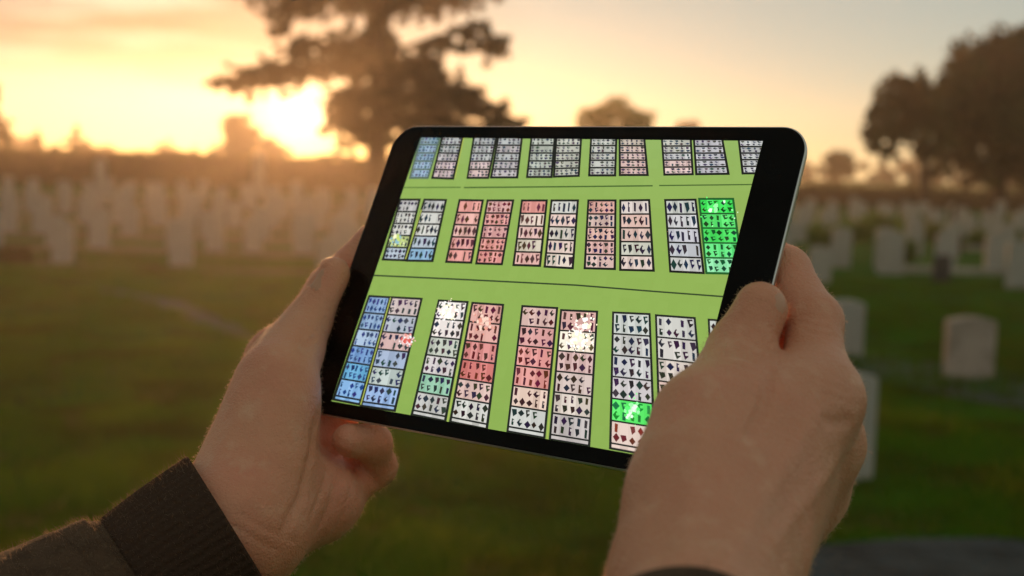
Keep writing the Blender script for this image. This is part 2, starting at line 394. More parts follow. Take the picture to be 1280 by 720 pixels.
def tube(path, radii, seg=8):
    P = np.asarray(path, float); V, Fs = [], []
    T = np.gradient(P, axis=0); T /= np.linalg.norm(T, axis=1)[:, None]
    ref = np.array([.31, .9, .13])
    for i, (p, t, r) in enumerate(zip(P, T, radii)):
        a = np.cross(t, ref); a /= np.linalg.norm(a); b = np.cross(t, a)
        for k in range(seg):
            th = 2 * math.pi * k / seg; V.append(p + (a * math.cos(th) + b * math.sin(th)) * r)
    for i in range(len(P) - 1):
        for k in range(seg): Fs.append((i * seg + k, i * seg + (k + 1) % seg, (i + 1) * seg + (k + 1) % seg, (i + 1) * seg + k))
    Fs.append(tuple(range(seg))); Fs.append(tuple((len(P) - 1) * seg + k for k in reversed(range(seg))))
    return V, Fs
def join(parts):
    V, Fs = [], []
    for v, f in parts:
        o = len(V); V.extend([tuple(q) for q in v]); Fs.extend([tuple(i + o for i in g) for g in f])
    return V, Fs
def limb(a, b, r0, r1, seed, sag=.1, n=7):
    r = random.Random(seed); a, b = np.array(a, float), np.array(b, float); Ln = np.linalg.norm(b - a)
    P = [a + (b - a) * t + np.array([r.uniform(-1, 1), r.uniform(-1, 1), r.uniform(-1, 1)]) * Ln * .02 * (0 < t < 1) + np.array([0, 0, sag * Ln * math.sin(math.pi * t)]) for t in np.linspace(0, 1, n)]
    return tube(P, np.linspace(r0, r1, n), 7)

def blob_px(px, py, rxp, ryp, Y, dens, depth=None, dy=0):
    c = at_dist(px, py, Y); s = Y / F; a, c2 = rxp * s, ryp * s
    b = depth if depth is not None else a * .7
    return (c.x, Y + dy, c.z, a, b, c2, int(dens * (a * c2) ** 1.0) + 8)

def tree(name, label, cat, px, py_base, Y, trunk_pts, trunk_r, blobs, leaf, size, seed, limbs=(), group=None):
    b = at_dist(px, py_base, Y); b.z = 0
    t = empty(name, b); tag(t, label, cat, group)
    parts = []
    if trunk_pts:
        P = [(b.x, Y, -.1)] + [tuple(at_dist(x, y, Y)) for x, y in trunk_pts]
        parts.append(tube(P, np.linspace(trunk_r, trunk_r * .35, len(P)), 10))
    for i, (p0, p1, r0, dy) in enumerate(limbs):
        A = at_dist(*p0, Y); B = at_dist(*p1, Y + dy)
        parts.append(limb(A, B, r0, r0 * .25, seed + i))
    if parts:
        V, Fs = join(parts); mesh_obj('trunk', V, Fs, M['bark'], t, True, loc=None).matrix_parent_inverse = Matrix.Translation(-b)
    V = leaf_cloud(blobs, size, seed)
    fast_mesh('crown', V, 4, M[leaf], t).matrix_parent_inverse = Matrix.Translation(-b)
    return t

# the great cedar
Yc = 46
cb = []
r_ = random.Random(3)
plates = [(445, -2, 120, 18), (365, 8, 40, 14), (400, -25, 110, 22), (530, -20, 110, 18), (565, 4, 40, 8), (355, 40, 24, 9), (395, 58, 34, 9), (445, 40, 26, 8),
          (425, 72, 66, 15), (400, 90, 62, 15), (325, 101, 50, 9), (355, 88, 55, 12), (300, 108, 24, 9), (470, 85, 40, 22),
          (585, 42, 34, 12), (610, 58, 26, 12), (553, 58, 30, 11), (525, 78, 36, 14), (598, 30, 20, 6), (628, 68, 14, 6),
          (520, 100, 62, 15), (565, 118, 55, 14), (600, 138, 40, 12), (625, 150, 30, 10), (500, 128, 66, 18), (450, 125, 42, 18), (455, 155, 46, 20), (520, 155, 70, 18), (590, 165, 60, 14),
          (425, 145, 24, 16), (472, 20, 16, 30), (480, 55, 20, 22), (500, 178, 60, 10)]
for (x, y, a, b_) in plates:
    cb.append(blob_px(x, y, a * .90, b_ * .78, Yc, 3900, depth=a * 46 / F * 1.1, dy=r_.uniform(-.6, .6)))
for (x, y, a, b_) in plates:
    if a < 22: continue
    for k in range(int(a / 5)):
        u = r_.uniform(0, 6.28)
        if k % 2: cb.append(blob_px(x + a * math.cos(u) * r_.uniform(1.0, 1.22), y + b_ * math.sin(u) + 4, r_.uniform(9, 20), r_.uniform(1.0, 2.4), Yc, 5200, dy=r_.uniform(-2, 2)))
        cb.append(blob_px(x + a * math.cos(u) * r_.uniform(.8, 1.15), y + (b_ + 7) * abs(math.sin(u)) * r_.choice([1, 1, -.8]) + 3, r_.uniform(2.5, 5), r_.uniform(4, 9), Yc, 3600, dy=r_.uniform(-2, 2)))
lim = [((472, 60), (300, 95), .16, .5), ((472, 10), (360, 5), .13, -.8), ((474, 90), (345, 92), .15, -1), ((476, 75), (612, 48), .14, .6), ((474, 100), (620, 145), .15, -.6), ((474, 30), (570, 0), .11, .5),
       ((474, 110), (425, 150), .12, 1.2), ((474, 120), (560, 120), .13, 1), ((472, 50), (400, 70), .12, 1), ((474, 130), (520, 165), .12, -1.4), ((470, -20), (420, -40), .1, 0), ((470, -20), (530, -30), .1, 0)]
tree('cedar_tree', 'great spreading cedar with flat layered boughs in front of the setting sun', 'tree', 471, 200, Yc,
     [(472, 160), (474, 110), (474, 60), (473, 10), (470, -40), (468, -80)], .42, cb, 'cedar_leaf', .105, 21, lim)
# broadleaf trees on the right
Yr = 44
bl = [(1104, 150, 26, 26), (1090, 178, 20, 18), (1128, 115, 34, 22), (1150, 120, 32, 28), (1108, 195, 20, 8), (1140, 150, 34, 26), (1118, 172, 24, 16), (1160, 160, 30, 26), (1082, 160, 12, 14), (1150, 190, 24, 12), (1100, 128, 18, 14), (1175, 190, 26, 20)]
tree('broadleaf_tree', 'loose crowned broadleaf tree with sky showing through, at right', 'tree', 1158, 240, Yr, [(1156, 205), (1154, 175), (1150, 140), (1146, 110)], .20,
     [blob_px(x, y, a, b_, Yr, 1100, dy=r_.uniform(-.5, .5)) for x, y, a, b_ in bl], 'oak_leaf', .13, 31,
     [((1155, 190), (1100, 150), .09, .5), ((1154, 180), (1120, 170), .08, -.4), ((1152, 160), (1170, 120), .08, .3), ((1156, 195), (1092, 185), .07, .3)])
bl = [(1205, 95, 40, 26), (1240, 72, 44, 30), (1280, 62, 46, 30), (1195, 130, 40, 30), (1240, 115, 50, 36), (1290, 110, 50, 40), (1215, 165, 44, 28), (1265, 165, 50, 34), (1320, 150, 44, 40), (1200, 195, 24, 16), (1240, 205, 44, 16), (1290, 205, 50, 22), (1225, 222, 30, 10), (1270, 226, 44, 12), (1180, 218, 20, 10), (1330, 80, 50, 40), (1180, 108, 18, 12)]
tree('broadleaf_tree', 'dense dark broadleaf tree cut by the right edge', 'tree', 1250, 243, Yr + 2, [(1250, 205), (1252, 160), (1254, 110), (1256, 70)], .30,
     [blob_px(x, y, a, b_, Yr + 2, 1150, dy=r_.uniform(-.6, .6)) for x, y, a, b_ in bl], 'oak_leaf', .15, 32,
     [((1251, 180), (1200, 120), .12, .5), ((1252, 170), (1310, 110), .12, -.5), ((1253, 140), (1230, 80), .1, .5), ((1251, 190), (1205, 180), .09, .4)])
tree('broadleaf_tree', 'tree at the left edge of the view, only its right side showing', 'tree', -14, 196, 60, [(-14, 160), (-12, 120)], .25,
     [blob_px(x, y, a, b_, 60, 480) for x, y, a, b_ in [(-10, 120, 18, 18), (-6, 150, 22, 20), (-4, 172, 26, 16), (-25, 140, 25, 40)]], 'oak_leaf', .15, 33)
tree('conifer_tree', 'small pointed conifer, left one of the pair on the far skyline', 'tree', 45, 192, 90, [(45, 175)], .12,
     [blob_px(x, y, a, b_, 90, 380) for x, y, a, b_ in [(45, 182, 13, 7), (45, 174, 7, 8), (45, 166, 3, 7)]], 'far_leaf', .2, 34)
tree('conifer_tree', 'small pointed conifer, right one of the pair on the far skyline', 'tree', 94, 192, 90, [(94, 175)], .12,
     [blob_px(x, y, a, b_, 90, 380) for x, y, a, b_ in [(94, 180, 15, 8), (95, 171, 9, 9), (95, 163, 5, 6)]], 'far_leaf', .2, 35)
tree('round_tree', 'round clipped tree on the skyline just left of the setting sun', 'tree', 303, 194, 95, [(303, 178)], .16,
     [blob_px(x, y, a, b_, 95, 620) for x, y, a, b_ in [(303, 166, 26, 20), (303, 178, 26, 14), (300, 158, 18, 14), (335, 182, 22, 9), (352, 187, 16, 5)]], 'far_leaf', .2, 36)
tree('round_tree', 'rounded olive tree rising above the top edge of the tablet', 'tree', 770, 212, 75, [(770, 170)], .2,
     [blob_px(x, y, a, b_, 75, 620) for x, y, a, b_ in [(770, 150, 40, 20), (768, 136, 24, 14), (795, 152, 24, 16), (742, 150, 22, 15), (770, 168, 46, 16)]], 'shrub_leaf', .17, 37)
tree('round_tree', 'tiny far treetop above the tablet edge, right of the olive tree', 'tree', 860, 214, 120, [(860, 180)], .2,
     [blob_px(x, y, a, b_, 120, 330) for x, y, a, b_ in [(860, 158, 14, 10), (855, 164, 18, 10)]], 'far_leaf', .22, 38)
tree('round_tree', 'low domed tree on the skyline between the tablet and the right-hand trees', 'tree', 1050, 222, 95, [(1050, 205)], .16,
     [blob_px(x, y, a, b_, 95, 620) for x, y, a, b_ in [(1050, 208, 24, 13), (1050, 200, 18, 10), (1050, 213, 27, 8)]], 'far_leaf', .2, 39)

# hedges
def hedge(x0, x1, Y0, Y1, h, thick, seed, label, leaf='hedge_leaf'):
    Ln = math.hypot(x1 - x0, Y1 - Y0); a = math.atan2(Y1 - Y0, x1 - x0); r = np.random.default_rng(seed)
    t = empty('hedge', ((x0 + x1) / 2, (Y0 + Y1) / 2, 0), a); tag(t, label, 'hedge')
    # woody core
    nS = int(Ln / 1.0); V, Fs = [], []
    for i in range(nS + 1):
        x = -Ln / 2 + Ln * i / nS; hh = h - .14 + .04 * math.sin(i * 1.3 + seed)
        V += [(x, -thick * .4, -.05), (x, -thick * .4, hh), (x, thick * .4, hh), (x, thick * .4, -.05)]
    for i in range(nS):
        for k in range(3): Fs.append((i * 4 + k, i * 4 + k + 1, i * 4 + k + 5, i * 4 + k + 4))
    mesh_obj('hedge_core', V, Fs, M['bark'], t)
    n_ = int(Ln * h * 170)
    u = r.random(n_) * Ln - Ln / 2; face = r.random(n_)
    z = np.where(face < .3, h - .08 * r.random(n_), r.random(n_) * h); y = np.where(face < .3, (r.random(n_) - .5) * thick, np.where(face < .8, -thick / 2, thick / 2))
    p = np.stack([u, y, z], 1) + r.normal(size=(n_, 3)) * np.array([0, .06, .05]) + np.stack([0 * u, .08 * np.sin(u * .9), .05 * np.sin(u * 1.7 + 1) * (z > h * .6)], 1)
    q = r.normal(size=(n_, 3)); q /= np.linalg.norm(q, axis=1)[:, None]; v = np.cross(q, r.normal(size=(n_, 3))); v /= np.linalg.norm(v, axis=1)[:, None]
    s = (.07 + .06 * r.random(n_))[:, None]
    fast_mesh('hedge_leaves', np.stack([p - q * s, p + v * s * .6, p + q * s, p - v * s * .6], 1).reshape(-1, 3), 4, M[leaf], t)
hedge(-32, 1.5, 54, 55, 1.50, 1.2, 1, 'clipped hedge closing the cemetery behind the left rows, below the sun')
hedge(8, 34, 56, 55, .92, 1.2, 2, 'low clipped hedge behind the right-hand rows, in front of the yellow field')

# distant woodland: reads as one mass
r2 = np.random.default_rng(9); blobs = []
for i in range(130):
    x = -120 + i * 1.9; blobs.append((x, 160 + r2.uniform(-6, 6), .8 + r2.uniform(0, .5), 2.6, 2, 1.1 + .9 * abs(math.sin(i * .37)) + r2.uniform(0, .5), 60))
tag(fast_mesh('distant_woodland', leaf_cloud(blobs, .55, 4), 4, M['far_leaf']), 'low distant treeline fading into haze along the horizon', 'woodland', kind='stuff')

# shrubs among the stones (right)
def shrub(name, px, py, wpx, hpx, label, leaf, seed, cone=False, size=.035, n_=500, group=None):
    g = ground(px, py); s = g.y / F; a = wpx * s / 2; h = hpx * s
    t = empty(name, g); tag(t, label, 'shrub', group)
    parts = [limb((0, 0, -.03), (0, 0, h * .7), .018, .008, seed)]
    for k in range(5):
        an = k * 1.3; parts.append(limb((0, 0, h * .1), (math.cos(an) * a * .6, math.sin(an) * a * .6, h * .6), .01, .004, seed + k))
    V, Fs = join(parts); mesh_obj('stem', V, Fs, M['bark'], t)
    if cone: bl = [(0, 0, h * (.12 + .76 * k / 7), a * (1 - k / 8.5), a * (1 - k / 8.5), h * .12, n_ // 6) for k in range(8)]
    else: bl = [(0, 0, h * .5, a, a * .8, h * .45, n_), (a * .4, 0, h * .6, a * .5, a * .5, h * .4, n_ // 3), (-a * .5, 0, h * .45, a * .5, a * .5, h * .4, n_ // 3)]
    fast_mesh('foliage', leaf_cloud(bl, size, seed), 4, M[leaf], t)
shrub('conical_shrub', 1138, 252, 20, 48, 'dark pointed shrub rising above the far hedge at right', 'far_leaf', 51, True, .06, 900)
shrub('conical_shrub', 1081, 268, 12, 36, 'thin dark column of foliage near the tablet, among the right rows', 'far_leaf', 52, True, .05, 700)
shrub('conical_shrub', 1195, 276, 20, 24, 'squat dark cone shrub under the right-hand trees', 'far_leaf', 53, True, .05, 600)
shrub('conical_shrub', 1200, 317, 16, 22, 'small dark shrub above the black headstone', 'far_leaf', 54, True, .03, 600)
for i, (x, y, a, h, lb) in enumerate([(1030, 322, 44, 34, 'leafy green plant beside the right fingertip'), (1068, 306, 40, 26, 'light green plant in the right rows, left of its widest neighbour'), (1098, 300, 40, 26, 'widest light green plant in the right rows'),
        (1146, 288, 34, 16, 'small far plant behind the pale stones at right'), (1166, 303, 18, 20, 'narrow yellow-green plant left of the dark cone shrubs'), (1226, 312, 30, 20, 'low green plant left of the small pinkish headstone'),
        (1264, 312, 24, 20, 'low green plant right of the small pinkish headstone'), (1128, 330, 26, 30, 'green plant beside the pale grey headstone'), (1250, 288, 24, 14, 'small pale green plant behind the pinkish headstone')]):
    shrub('leafy_plant', x, y, a * 1.25, h * 1.25, lb, 'shrub_leaf', 60 + i, False, .045, 700, 'green plants growing among the headstones')
for i, (x, y, a, h, lb) in enumerate([(20, 330, 50, 22, 'brown bedding plant at the left edge, in the flower bed'), (285, 255, 30, 12, 'low plant between the left rows, left of the sun'), (120, 300, 26, 22, 'low plant at the foot of the left stones'), (205, 262, 26, 14, 'small plant in the middle of the left rows')]):
    shrub('leafy_plant', x, y, a, h, lb, 'hedge_leaf', 80 + i, False, .04, 380, 'green plants growing among the headstones')

# ------------------------------------------------------------------ tablet
TR_ = np.array([[0.80722682, 0.28218208, -0.51841888], [-0.07585537, 0.9206299, 0.38299681], [0.58534675, -0.26984045, 0.76456217]])
TT = np.array([.01018, .00414, -.60159])
_p = np.array([0.01018, 0.00414, -0.60159])
SW, SH = .197, .148
tabM = CM @ Matrix(((*TR_[0], TT[0]), (*TR_[1], TT[1]), (*TR_[2], TT[2]), (0, 0, 0, 1)))
def tab_plane(px, py, off=0.0):
    """camera-space point where the pixel's ray meets the glass plane (off metres above it)"""
    d = cam_pt(px, py, 1.0); nn = TR_[:, 2]; o = TT + nn * off
    return d * (nn @ o) / (nn @ d)
def tab_uv(px, py):
    q = TR_.T @ (tab_plane(px, py) - TT); return q[0], q[1]
def tab_depth(px, py): return -tab_plane(px, py)[2]

tablet = bpy.data.objects.new('tablet', None); C.objects.link(tablet); tablet.matrix_world = tabM
tablet.empty_display_size = .05
tag(tablet, 'black-bezelled tablet showing a green map of grave plots, held up in both hands', 'tablet')
XL, XR, YB, YT = -.1175, .1195, -.0815, .0815
def rrect(x0, x1, y0, y1, r, n=10):
    pts = []
    for (cx, cy, a0) in [(x1 - r, y1 - r, 0), (x0 + r, y1 - r, 90), (x0 + r, y0 + r, 180), (x1 - r, y0 + r, 270)]:
        for k in range(n + 1):
            a = math.radians(a0 + 90 * k / n); pts.append((cx + r * math.cos(a), cy + r * math.sin(a)))
    return pts
def shell(name, levels, m, parent):
    """levels: (inset, z) rings of one rounded rectangle, closed top and bottom"""
    V, Fs = [], []; n_ = None
    for ins, z, r in levels:
        pr = rrect(XL + ins, XR - ins, YB + ins, YT - ins, max(r - ins, .002)); n_ = len(pr); V += [(x, y, z) for x, y in pr]
    for i in range(len(levels) - 1):
        for k in range(n_): Fs.append((i * n_ + k, i * n_ + (k + 1) % n_, (i + 1) * n_ + (k + 1) % n_, (i + 1) * n_ + k))
    Fs.append(tuple(reversed(range(n_)))); Fs.append(tuple((len(levels) - 1) * n_ + k for k in range(n_)))
    return mesh_obj(name, V, Fs, m, parent)
M['alu'] = mat('alu', (.62, .60, .57), .32, .5, metal=.9, bump=[('n', 900, .00002)])
M['glass'] = mat('glass', (.003, .003, .003), .10, .10)
_t = M['glass'].node_tree; _n = _t.nodes.new('ShaderNodeTexNoise'); _n.inputs['Scale'].default_value = 45; _n.inputs['Detail'].default_value = 6
_m = _t.nodes.new('ShaderNodeMapRange'); _m.inputs[1].default_value = .45; _m.inputs[2].default_value = .7; _m.inputs[3].default_value = .08; _m.inputs[4].default_value = .34
_t.links.new(_t.nodes['Texture Coordinate'].outputs['Object'], _n.inputs['Vector']); _t.links.new(_n.outputs['Fac'], _m.inputs[0]); _t.links.new(_m.outputs[0], _t.nodes['Principled BSDF'].inputs['Roughness'])
rC = .0135
ch = shell('back_case', [(.010, -.0078, rC), (.005, -.0072, rC), (.0018, -.0058, rC), (.0004, -.0036, rC), (0, -.0018, rC), (0, -.0009, rC), (.0005, -.0005, rC)], M['alu'], tablet)
shell('front_glass', [(.0007, -.0011, rC), (.0006, -.0003, rC), (.0010, 0, rC)], M['glass'], tablet)
# side buttons on the top edge
def small_box(name, x0, x1, y0, y1, z0, z1, m, parent):
    V = [(x, y, z) for x in (x0, x1) for y in (y0, y1) for z in (z0, z1)]
    return mesh_obj(name, V, [(0, 1, 3, 2), (4, 6, 7, 5), (0, 4, 5, 1), (2, 3, 7, 6), (0, 2, 6, 4), (1, 5, 7, 3)], m, parent)
small_box('volume_button', -.085, -.066, YT - .001, YT + .0007, -.0052, -.0032, M['alu'], tablet)

# screen picture: everything lies in the plane of the display, clipped to it
def clip(poly):
    lim_ = [(0, 1, -SW / 2), (0, -1, -SW / 2), (1, 1, -SH / 2), (1, -1, -SH / 2)]
    for ax, s, v in lim_:
        outp = []
        for i in range(len(poly)):
            a, b = poly[i - 1], poly[i]; da, db = s * a[ax] - v, s * b[ax] - v
            if (da >= 0) != (db >= 0):
                t = da / (da - db); outp.append((a[0] + (b[0] - a[0]) * t, a[1] + (b[1] - a[1]) * t))
            if db >= 0: outp.append(b)
        poly = outp
        if len(poly) < 3: return []
    return poly
PAL = {}
SV, SF, SMI = [], [], []
def colour(rgb, gain=1.0):
    return [(((min(max(c, 0), 255) / 255) + .055) / 1.055) ** 2.4 * gain for c in rgb] + [1.0]
def add_poly(pts_uv, layer, rgb, gain=1.0):
    p = clip(list(pts_uv))
    if len(p) < 3: return
    # keep winding facing the viewer
    ar = sum(p[i - 1][0] * p[i][1] - p[i][0] * p[i - 1][1] for i in range(len(p)))
    if ar < 0: p = p[::-1]
    i0 = len(SV); SV.extend([(x, y, .00004 + layer * .00003) for x, y in p]); SF.append(tuple(range(i0, i0 + len(p)))); SMI.append(colour(rgb, gain))
def bil(q, s, t):
    (x0, y0), (x1, y1), (x2, y2), (x3, y3) = q     # TL TR BR BL
    return ((x0 * (1 - s) + x1 * s) * (1 - t) + (x3 * (1 - s) + x2 * s) * t, (y0 * (1 - s) + y1 * s) * (1 - t) + (y3 * (1 - s) + y2 * s) * t)
def patch(q, s0, s1, t0, t1, layer, rgb, gain=1.0):
    add_poly([bil(q, s0, t0), bil(q, s1, t0), bil(q, s1, t1), bil(q, s0, t1)], layer, rgb, gain)
rs = random.Random(77)
# green ground of the map: a mottled grid
for i in range(40):
    for j in range(30):
        x0 = -SW / 2 + SW * i / 40; y0 = SH / 2 - SH * j / 30
        v = rs.uniform(-1.2, 1.2); g_ = (148 + v - 6 * j / 30, 180 + v - 4 * j / 30, 84 + v + 14 * math.exp(-j / 6))
        add_poly([(x0, y0), (x0 + SW / 40, y0), (x0 + SW / 40, y0 - SH / 30), (x0, y0 - SH / 30)], 0, g_)
DK = (26, 28, 24)
def cells(quad, ncell, cols, nx, ny, dark, partial=0.0, seed=0, dotc=None):
    r = random.Random(seed)
    q = [tab_uv(*p) for p in quad]
    wpx = abs(quad[1][0] - quad[0][0]); hpx = abs(quad[3][1] - quad[0][1])
    bx, by = 1.8 / wpx, 1.7 / hpx
    patch(q, -bx, 1 + bx, -by * 1.0, 1 + by, 1, dark)
    H_ = 1.0 / (ncell + partial)
    for c in range(ncell + (1 if partial else 0)):
        t0 = c * H_ + by * .62; t1 = min(1, (c + 1) * H_) - by * .62
        base_c = cols[min(c, len(cols) - 1)]
        if base_c[1] < 215: base_c = tuple(v * .76 + u * .24 for v, u in zip(base_c, (206, 204, 204)))
        j = r.uniform(-8, 8)
        base2 = tuple(max(0, min(255, v + j)) for v in base_c)
        # background split in several strips of slightly different tone
        K = 5
        for k in range(K):
            v = r.uniform(-15, 15); patch(q, bx * .5 + (1 - bx) * k / K, bx * .5 + (1 - bx) * (k + 1) / K, t0, t1, 2, tuple(max(0, min(255, u + v)) for u in base2))
        if c >= ncell: continue
        dc = dotc[min(c, len(dotc) - 1)] if dotc else (40, 42, 62)
        for yy in range(ny):
            for xx in range(nx):
                s = (xx + .55 + r.uniform(-.1, .1)) / (nx + .1); t = t0 + (t1 - t0) * ((yy + .52 + r.uniform(-.06, .06)) / ny)
                if r.random() < .05: continue
                ds = .42 / nx * r.uniform(.8, 1.15); dtt = (t1 - t0) / ny * .42 * r.uniform(.8, 1.1)
                cc = tuple(max(0, v * .8 + r.uniform(-16, 22)) for v in dc)
                kind = r.random()
                if kind < .45: pts = [(s - ds, t), (s, t - dtt), (s + ds, t), (s, t + dtt)]
                elif kind < .75: pts = [(s - ds * .8, t - dtt * .9), (s + ds * .7, t - dtt), (s + ds * .9, t + dtt * .2), (s - ds * .2, t + dtt)]
                else: pts = [(s - ds * .45, t - dtt), (s + ds * .5, t - dtt * .8), (s + ds * .35, t + dtt), (s - ds * .5, t + dtt * .9)]
                add_poly([bil(q, a, b) for a, b in pts], 3, cc)
                if r.random() < .35:   # a pale nick, so marks are not identical
                    add_poly([bil(q, s + u * ds * .4 + ds * .4, t + v2 * dtt * .3 - dtt * .3) for u, v2 in ((-1, -1), (1, -1), (1, 1), (-1, 1))], 4, base2)
def lines(pts, wpx, layer, rgb):
    for (a, b) in zip(pts[:-1], pts[1:]):
        add_poly([tab_uv(a[0], a[1] - wpx / 2), tab_uv(b[0], b[1] - wpx / 2), tab_uv(b[0], b[1] + wpx / 2), tab_uv(a[0], a[1] + wpx / 2)], layer, rgb)
GR, LIL, WH, BL, PK, RD, GRN = (168, 172, 170), (180, 172, 172), (208, 208, 198), (132, 166, 196), (232, 170, 158), (232, 140, 128), (70, 232, 96)
D1 = (66, 70, 84)
row1 = [([(527, 171), (550, 171), (534.5, 222), (513, 222)], [(118, 150, 168), BL, BL], [(90, 110, 130)]),
        ([(553.5, 171), (578, 171), (566, 223), (541, 222)], [GR, GR, LIL, (206, 180, 180), (206, 180, 180)], None), ([(593, 171.5), (620, 171.5), (610, 222), (585, 222)], [GR, GR, GR, (205, 176, 172), (216, 180, 172)], None),
        ([(623.5, 171.5), (652, 172), (646, 221.5), (614.5, 221.5)], [GR, LIL, GR, LIL], None), ([(665, 172), (693, 172), (689, 221), (659.5, 221)], [(172, 180, 164)], None),
        ([(696, 172.5), (726, 172.5), (723, 219.5), (693, 220.5)], [(186, 188, 170)], None), ([(739.5, 173), (770, 173), (768.5, 219), (737, 219)], [(186, 188, 176)], None),
        ([(775, 173), (805, 173.5), (809, 218.5), (775.5, 218.5)], [(196, 180, 160), (206, 176, 160), (212, 178, 168), (220, 180, 170)], None), ([(828, 174), (863, 174), (865.5, 217.5), (831, 218)], [(196, 196, 180), (196, 196, 184), (190, 190, 190), (222, 186, 178)], None),
        ([(868, 174.5), (902.5, 174.5), (910, 217), (871, 217.5)], [(186, 184, 190)], None), ([(924, 175), (960, 175.5), (972, 216), (929, 216.5)], [(190, 192, 190)], None)]
for i, (q, cs, dc) in enumerate(row1): cells(q, 5, cs, 5, 2, DK if i else (90, 110, 96), 0, 100 + i, dc or [D1])
row2 = [([(501, 250), (524, 250), (505.5, 325), (479.5, 324)], [(200, 198, 196), WH, WH, (176, 196, 110), (186, 204, 220)]), ([(531, 250), (557, 250.5), (540, 326), (509, 325.5)], [(196, 196, 192), WH, WH, (184, 200, 214), (120, 172, 210)]),
        ([(575, 250.5), (603, 251), (588.5, 328), (558.5, 327)], [RD, (232, 160, 146), (226, 166, 152), (232, 150, 142), RD]), ([(610, 251), (641, 251), (627, 330), (596, 329)], [(226, 164, 156), (236, 150, 140), (226, 156, 150), RD, (236, 140, 130)]),
        ([(653, 251), (683, 251), (674.5, 332), (642.5, 331)], [RD, (226, 200, 180), (226, 176, 164), (200, 186, 160), PK]), ([(690, 251), (722, 251), (715.5, 335), (681.5, 333)], [WH, (226, 190, 176), (206, 196, 180), (226, 196, 180), (226, 206, 186)]),
        ([(736, 251), (769, 251), (768, 336), (731.5, 335)], [(222, 156, 140), (216, 180, 166), (222, 168, 150), (216, 160, 150), (222, 180, 168)]), ([(776, 251), (811, 250.5), (816.5, 338), (776, 337)], [(222, 206, 196), (222, 176, 160), (216, 176, 160), (196, 196, 176), (226, 200, 186)]),
        ([(832, 250.5), (869, 250), (879, 341), (838.5, 339)], [(196, 200, 190), (206, 206, 206), (196, 196, 204), (196, 200, 206), (206, 206, 200)]), ([(874.5, 249), (916, 249), (928, 342), (883.5, 341)], [GRN, (90, 226, 110), (78, 226, 100), (90, 220, 120), (150, 236, 176)])]
for i, (q, cs) in enumerate(row2):
    dc = [(44, 46, 64)] if i not in (2, 3, 4, 9) else ([(120, 50, 50), (90, 44, 50)] if i != 9 else [(20, 90, 40)])
    cells(q, 5, cs, 5, 1 if i % 3 else 2, DK if i != 9 else (30, 96, 40), 0, 200 + i, dc)
BLU = (100, 152, 216); BW = (176, 190, 216)
row3 = [([(462, 370.5), (487, 372), (449.5, 505), (417.5, 499)], [(120, 160, 210), (130, 168, 210), (146, 176, 210), BLU, (72, 160, 214), (110, 170, 230)], [(40, 70, 140)]),
        ([(490.5, 372), (526.5, 374), (493, 513), (452, 507)], [(212, 190, 184), (170, 180, 196), (222, 176, 170), (150, 172, 206), (190, 206, 200), (130, 170, 226)], [(60, 56, 76), (50, 60, 90)]),
        ([(549, 376), (584, 378), (556, 526), (515.5, 518)], [(255, 240, 236), (246, 236, 230), (196, 204, 186), (200, 192, 190), (150, 214, 176), (206, 206, 200)], [(60, 60, 70)]),  # top cells whitened for the painted glow
        ([(591, 379), (628.5, 381.5), (608, 536), (563.5, 527)], [(232, 160, 146), (240, 170, 156), (228, 130, 124), (226, 112, 104), (222, 180, 168), (206, 206, 196)], [(96, 40, 46), (96, 40, 46), (96, 36, 40), (110, 30, 34), (60, 50, 56), (30, 34, 36)]),
        ([(653.5, 383), (696, 385.5), (680, 547), (635, 539)], [(228, 184, 172), (224, 150, 144), (224, 130, 122), (236, 146, 136), (226, 190, 168), (202, 204, 196)], [(80, 40, 50), (80, 40, 46), (110, 36, 40), (110, 36, 40), (70, 44, 44), (34, 36, 44)]),
        ([(702, 388), (746, 390), (736, 557), (688, 549)], [(226, 166, 156), (255, 240, 220), (214, 170, 164), (216, 190, 180), (222, 206, 190), (200, 190, 186)], [(80, 40, 50), (100, 90, 80), (70, 44, 54), (60, 40, 46), (60, 46, 50), (50, 40, 50)]),  # second cell whitened under the painted glow
        ([(767, 391), (811.5, 393), (818, 570), (763.5, 560)], [(206, 212, 204), (206, 206, 200), (206, 206, 204), (212, 204, 204), (96, 240, 110), (236, 206, 190)], [(46, 50, 66), (46, 50, 66), (46, 50, 66), (56, 44, 60), (30, 150, 60), (140, 50, 46)]),
        ([(820.5, 394.5), (868, 398), (884, 580), (826, 568)], [(206, 206, 196), (206, 200, 190), (216, 200, 186), (226, 186, 170), (206, 206, 196)], [(46, 44, 60)]),
        ([(886.5, 400), (930, 403), (950, 590), (895, 580)], [(200, 204, 196)], [(46, 44, 60)])]
for i, (q, cs, dc) in enumerate(row3): cells(q, 6, cs, 5, 2, (30, 34, 30), .22, 300 + i, dc)
# paths ruled on the map, yellow edges between paired plots
lines([(505, 234.5), (575, 234.2), (576, 234.2)], 1.6, 1, (96, 128, 58)); lines([(580, 234.5), (700, 233.5), (816, 232.3)], 1.8, 1, (76, 106, 48)); lines([(824, 232), (900, 231.2), (960, 230.5)], 1.6, 1, (76, 106, 48))
lines([(460, 344), (560, 348.5), (640, 352.5), (720, 356.5), (820, 364.5), (920, 372)], 2.0, 1, (52, 70, 40))
for (x0, y0, x1, y1) in [(527, 262, 507, 324), (606.5, 252, 592.5, 328), (686.5, 251, 678, 333), (488.5, 372, 451, 506), (588, 379, 559.5, 527), (699, 386, 684, 549), (580, 172, 569, 222)]:
    add_poly([tab_uv(x0 - .7, y0), tab_uv(x0 + .7, y0), tab_uv(x1 + .7, y1), tab_uv(x1 - .7, y1)], 2, (176, 190, 88))
